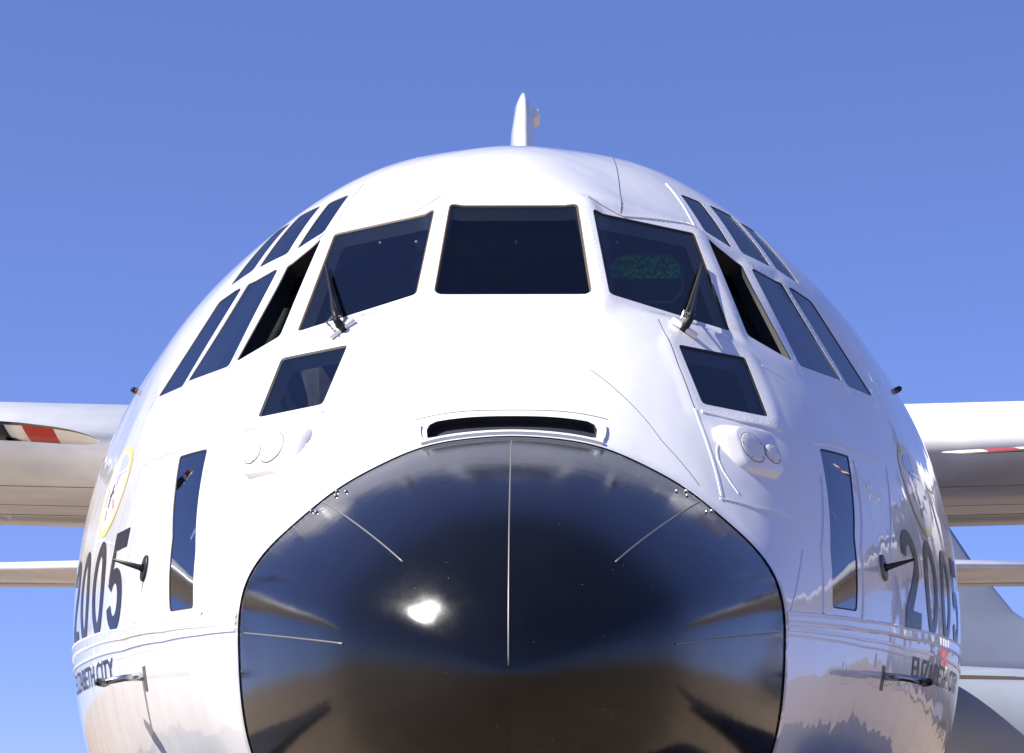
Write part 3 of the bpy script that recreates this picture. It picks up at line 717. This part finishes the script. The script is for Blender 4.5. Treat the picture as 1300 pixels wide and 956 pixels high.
# ---- rest of the fuselage
def fring(y, w, zt, zb, n=48):
    zm = zt - w if y < 16 else (zt + zb) / 2 + .15
    L = []
    for k in range(n):
        a = 2 * math.pi * k / n; sx, cz_ = math.sin(a), math.cos(a); L.append((w * sx, y, zm + (zt - zm) * cz_ if cz_ > 0 else zm + (zm - zb) * cz_))
    return L
R_ = [fring(*a) for a in [(7.49, 2.158, 4.408, .58), (9, 2.16, 4.41, .55), (12, 2.16, 4.41, .55), (16, 2.16, 4.41, .58), (18.5, 2.05, 4.44, 1.0), (21, 1.75, 4.48, 1.75), (24, 1.25, 4.52, 2.7), (27, .7, 4.5, 3.5), (29.6, .15, 4.35, 4.1)]]
loft("aft_fuselage", R_, "white_paint", AC)

# ---- wings
def airfoil(c, th, n=22, camber=.02):
    up = []; lo = []
    for i in range(n + 1):
        x = .5 * (1 - math.cos(math.pi * i / n)); yt = 5 * th * (.2969*math.sqrt(x) - .1260*x - .3516*x*x + .2843*x**3 - .1015*x**4); yc = camber * 4 * x * (1 - x)
        up.append((x * c, (yc + yt) * c)); lo.append((x * c, (yc - yt) * c))
    return up[::-1] + lo[1:-1]
def wing(s):
    R_ = []
    for X, c, th, le, z in [(1.2, 4.95, .143, 9.75, 4.035), (5.5, 4.95, .143, 9.75, 4.14), (8.5, 4.75, .145, 9.82, 4.30), (20.2, 2.6, .12, 10.5, 4.80)]:
        inc = math.radians(.6); pts = []
        for x, h in airfoil(c, th, 22, .03):
            if x > c * .80 and False: pass
            pts.append((X * s, le + x, z + h - math.tan(inc) * (x - .25 * c)))
        R_.append(pts)
    w = loft("wing", R_, "wing_paint", AC)
    for X0, X1 in ((2.2, 4.4), (4.5, 9.5)):
        R_ = []
        for X in (X0, X1):
            dz = (X - 1.2) * .028; y0 = 13.45
            R_.append([(X*s, y0, 3.93+dz), (X*s, y0 + .25, 4.00+dz), (X*s, y0 + 1.35, 4.05+dz), (X*s, y0 + 1.36, 4.03+dz), (X*s, y0 + .4, 3.915+dz), (X*s, y0 + .12, 3.90+dz)])
        loft("flap", R_, "wing_flap_paint", w, smooth=False)
    def under(X, f):
        c = 4.95; x = f * c; th = .143; z0 = 4.035 + (X - 1.2) * (.105 / 4.3); yt = 5 * th * (.2969*math.sqrt(f) - .1260*f - .3516*f*f + .2843*f**3 - .1015*f**4)
        return (X * s, 9.75 + x, z0 + (.12 * f * (1 - f) - yt) * c - math.tan(math.radians(.6)) * (x - .25 * c))
    def seam(P, wd, m_, nm="wing_seam"):
        V = []; F = []
        for i, p in enumerate(P):
            a = Vector(P[min(i + 1, len(P) - 1)]) - Vector(P[max(i - 1, 0)]); sd = a.cross(Vector((0, 0, 1))).normalized(); p = Vector(p)
            for q, dz in ((-.5, .002), (-.4, -.003), (.4, -.003), (.5, .002)): V.append(p + sd * wd * q + Vector((0, 0, dz)))
        for i in range(len(P) - 1):
            for k in range(3): F.append((4*i + k, 4*i + k + 1, 4*i + k + 5, 4*i + k + 4))
        fix_normals(mesh_obj(nm, V, F, m_, w, smooth=False))
    for f, wd, m_ in ((.14, .006, "grey_metal"), (.42, .007, "grey_metal"), (.70, .026, "black_metal")):
        seam([under(2.0 + k * .8, f) for k in range(5)], wd, m_)
    return w
for s in (-1, 1): wing(s)

# ---- inboard engines and six-blade propellers
def engine(s):
    X, Y, Z = 4.80 * s, 8.42, 3.95
    def circ(y, r, dz=0, fz=1): return [(X + r * math.cos(2*math.pi*k/36), y, Z + dz + r * fz * math.sin(2*math.pi*k/36)) for k in range(36)]
    e = loft("engine_nacelle", [circ(Y + .32, .36), circ(Y + .4, .46), circ(Y + .9, .56, -.08, 1.15), circ(Y + 1.8, .60, -.1, 1.15), circ(Y + 3.2, .56, .0), circ(Y + 4.4, .40, .08), circ(Y + 5.2, .2, .12)], "white_paint", AC)
    loft("spinner", [[(X + r * math.cos(2*math.pi*k/28), y, Z + r * math.sin(2*math.pi*k/28)) for k in range(28)] for y, r in ((Y - .55, .01), (Y - .5, .10), (Y - .35, .21), (Y - .1, .30), (Y + .15, .34), (Y + .31, .35))], "black_metal", e)
    beta = math.radians(101)
    for b in range(6):
        phi = math.radians(60 * b + (0 if s < 0 else 4.6)); rd = Vector((math.cos(phi), 0, math.sin(phi))); tg = Vector((-math.sin(phi), 0, math.cos(phi))); ax = Vector((0, 1, 0))
        rr0 = [.30, .5, .8, 1.1, 1.4, 1.50, 1.500, 1.61, 1.611, 1.80, 1.801, 1.90, 1.96, 2.01, 2.045, 2.06]
        ch = [.20, .24, .33, .37, .37, .36, .36, .345, .345, .30, .30, .26, .21, .15, .08, .02]
        rings = []; mats_ = []
        for r, c in zip(rr0, ch):
            sw = .20 * max(0, (r - 1.0) / 1.06) ** 2.2 - .03; bt = beta + math.radians(14) * (1.4 - r) * -.35
            cd = tg * math.cos(bt) + ax * math.sin(bt); nd = tg * -math.sin(bt) + ax * math.cos(bt); th = max(.010, .07 * (1 - r / 2.4)) * (c / .37) ** .5
            o = Vector((X, Y, Z)) + rd * r + cd * (sw)
            prof = [(-.5, 0), (-.42, .45), (-.2, .5), (.1, .45), (.5, .03), (.5, -.03), (.1, -.2), (-.2, -.3), (-.42, -.35)]
            rings.append([o + cd * (c * px) + nd * (th * pz) for px, pz in prof])
        def fm(i, k):
            if k in (0, 8): return 3
            r = (rr0[i] + rr0[i + 1]) / 2
            return 0 if r < 1.50 else 1 if r < 1.61 else 2 if r < 1.80 else 1
        loft("propeller_blade", rings, ["blade_black", "blade_white", "blade_red", "blade_edge"], e, fmat=fm)
for s in (-1, 1): engine(s)

# ---- tail
def stab(s):
    R_ = []
    for X, c, th, le in [(.3, 3.9, .115, 24.4), (8.0, 2.0, .10, 25.3)]:
        R_.append([(X * s, le + x, 4.74 + h) for x, h in airfoil(c, th, 16, 0)])
    st = loft("tailplane", R_, "wing_paint", AC)
    loft("elevator", [[(X*s, y, z) for y, z in ((26.9, 4.66), (26.95, 4.74), (28.2, 4.78), (28.2, 4.76), (27.2, 4.65))] for X in (.8, 7.95)], "wing_flap_paint", st, smooth=False)
for s in (-1, 1): stab(s)
R_ = []
for z, c, th, le in [(4.2, 6.6, .085, 21.2), (5.5, 5.2, .09, 22.7), (8.0, 4.3, .085, 24.1), (10.5, 3.5, .13, 25.4), (11.2, 3.2, .12, 25.8), (11.65, 2.8, .10, 26.1), (11.88, 2.2, .07, 26.5), (11.97, 1.4, .04, 26.9)]:
    R_.append([(h, le + x, z) for x, h in airfoil(c, th, 14, 0)])
fin = loft("vertical_fin", R_, "white_paint", AC)
R_ = []
for z, y0, w, c in [(5.0, 27.9, .26, 1.6), (11.2, 28.5, .14, .95)]:
    a = math.radians(9)
    R_.append([(x * math.cos(a) - (y) * math.sin(a), y0 + y * math.cos(a) + x * math.sin(a), z) for x, y in ((w, 0), (.02, c), (-.02, c), (-w, 0), (0, -.1))])
rud = loft("rudder", R_, "white_trim", fin, smooth=False)
loft("rudder_stripe", [[(-.145 - dx, y, z) for dx, y in ((0, 27.6), (.02, 27.6), (.02, 28.3), (0, 28.3))] for z in (9.9, 11.35)], "red_paint", fin, smooth=False)
an = box("fin_antenna", (.175, 27.2, 11.70), (.12, .55, .14), "white_trim", fin, rot=Matrix.Rotation(rad_(-18), 3, 'Y'), bevel=.02)
box("antenna_stalk", (.08, 27.25, 11.66), (.16, .10, .04), "white_trim", an)

# ---- undercarriage
for s in (-1, 1):
    sp = loft("wheel_sponson", [[(s * (2.0 + r * .55 * math.cos(2*math.pi*k/24)), y, 1.15 + r * .62 * math.sin(2*math.pi*k/24)) for k in range(24)] for y, r in ((9.3, .05), (10, .7), (11, 1), (14, 1), (15.5, .6), (16.5, .05))], "white_paint", AC)
    for y in (11.4, 13.0): tube("wheel", [(s * 1.95, y, .52), (s * 2.4, y, .52)], .52, "tyre_rubber", sp, n=28)
ng = tube("nose_gear", [(0, 3.3, 1.2), (0, 3.2, .42)], .08, "white_trim", AC, n=12)
for s in (-1, 1): tube("wheel", [(s * .12, 3.2, .42), (s * .36, 3.2, .42)], .42, "tyre_rubber", ng, n=28)

# ---------------------------------------------------------------- grey transport parked far behind, seen from its side
BX, BY = 9.0, 66.0
BG = empty("parked_aircraft", (BX, BY, 0), "grey military transport's swept tail fin, below the white wing at right edge", "aircraft")
def badd(o): return o
def bring(x, cy, cz_, w, h, n=32): return [(x, cy + w * math.cos(2*math.pi*k/n), cz_ + h * math.sin(2*math.pi*k/n)) for k in range(n)]
loft("fuselage", [bring(x, 0, z, w, h) for x, z, w, h in ((-4.5, 5.2, .1, .1), (-3, 5.0, .5, .5), (1, 4.5, 1.0, 1.0), (6, 3.6, 1.6, 1.7), (11, 3.1, 2.1, 2.1), (30, 3.1, 2.2, 2.2), (37, 3.1, 2.0, 2.0), (40, 2.8, .8, .9), (40.6, 2.8, .1, .1))], "grey_camo_light", BG)
R_ = []
for z, x0, x1, th in [(4.6, -2.4, 12.5, .30), (5.9, -2.6, 10.0, .30), (6.6, -2.7, 7.4, .30), (7.4, -2.9, 6.2, .28), (9, -3.2, 4.95, .26), (11, -3.6, 3.7, .22), (14.0, -4.2, 1.9, .14)]:
    c = x1 - x0; R_.append([(x1 - x, h, z) for x, h in airfoil(c, th * 2 / c, 12, 0)])
loft("tail_fin", R_, "grey_camo", BG)
for s in (-1, 1):
    loft("tailplane", [[(lx - x, Y * s, zz + h - .105 * (Y - .4)) for x, h in airfoil(c, .11, 12, 0)] for Y, c, lx, zz in ((.4, 4.2, 3.6, 5.55), (8.4, 2.3, 6.6, 5.80))], "grey_camo_light", BG)
loft("wing", [[(24 - x, Y, 5.6 + h) for x, h in airfoil(c, .14, 12, 0)] for Y, c in ((-20, 2.6), (0, 5), (20, 2.6))], "grey_camo", BG)
for s in (-1, 1):
    lg = box("main_gear", (19, 2.4 * s, 1.0), (4, 1.0, 1.2), "grey_camo", BG, bevel=.3)
    for x in (17.8, 20): tube("wheel", [(x, 2.1 * s, .55), (x, 2.7 * s, .55)], .55, "tyre_rubber", lg, n=20)
gn = tube("nose_gear", [(35.5, 0, 1.6), (35.5, 0, .5)], .12, "grey_camo", BG)
for s in (-1, 1): tube("wheel", [(35.5, .15 * s, .45), (35.5, .4 * s, .45)], .45, "tyre_rubber", gn, n=20)
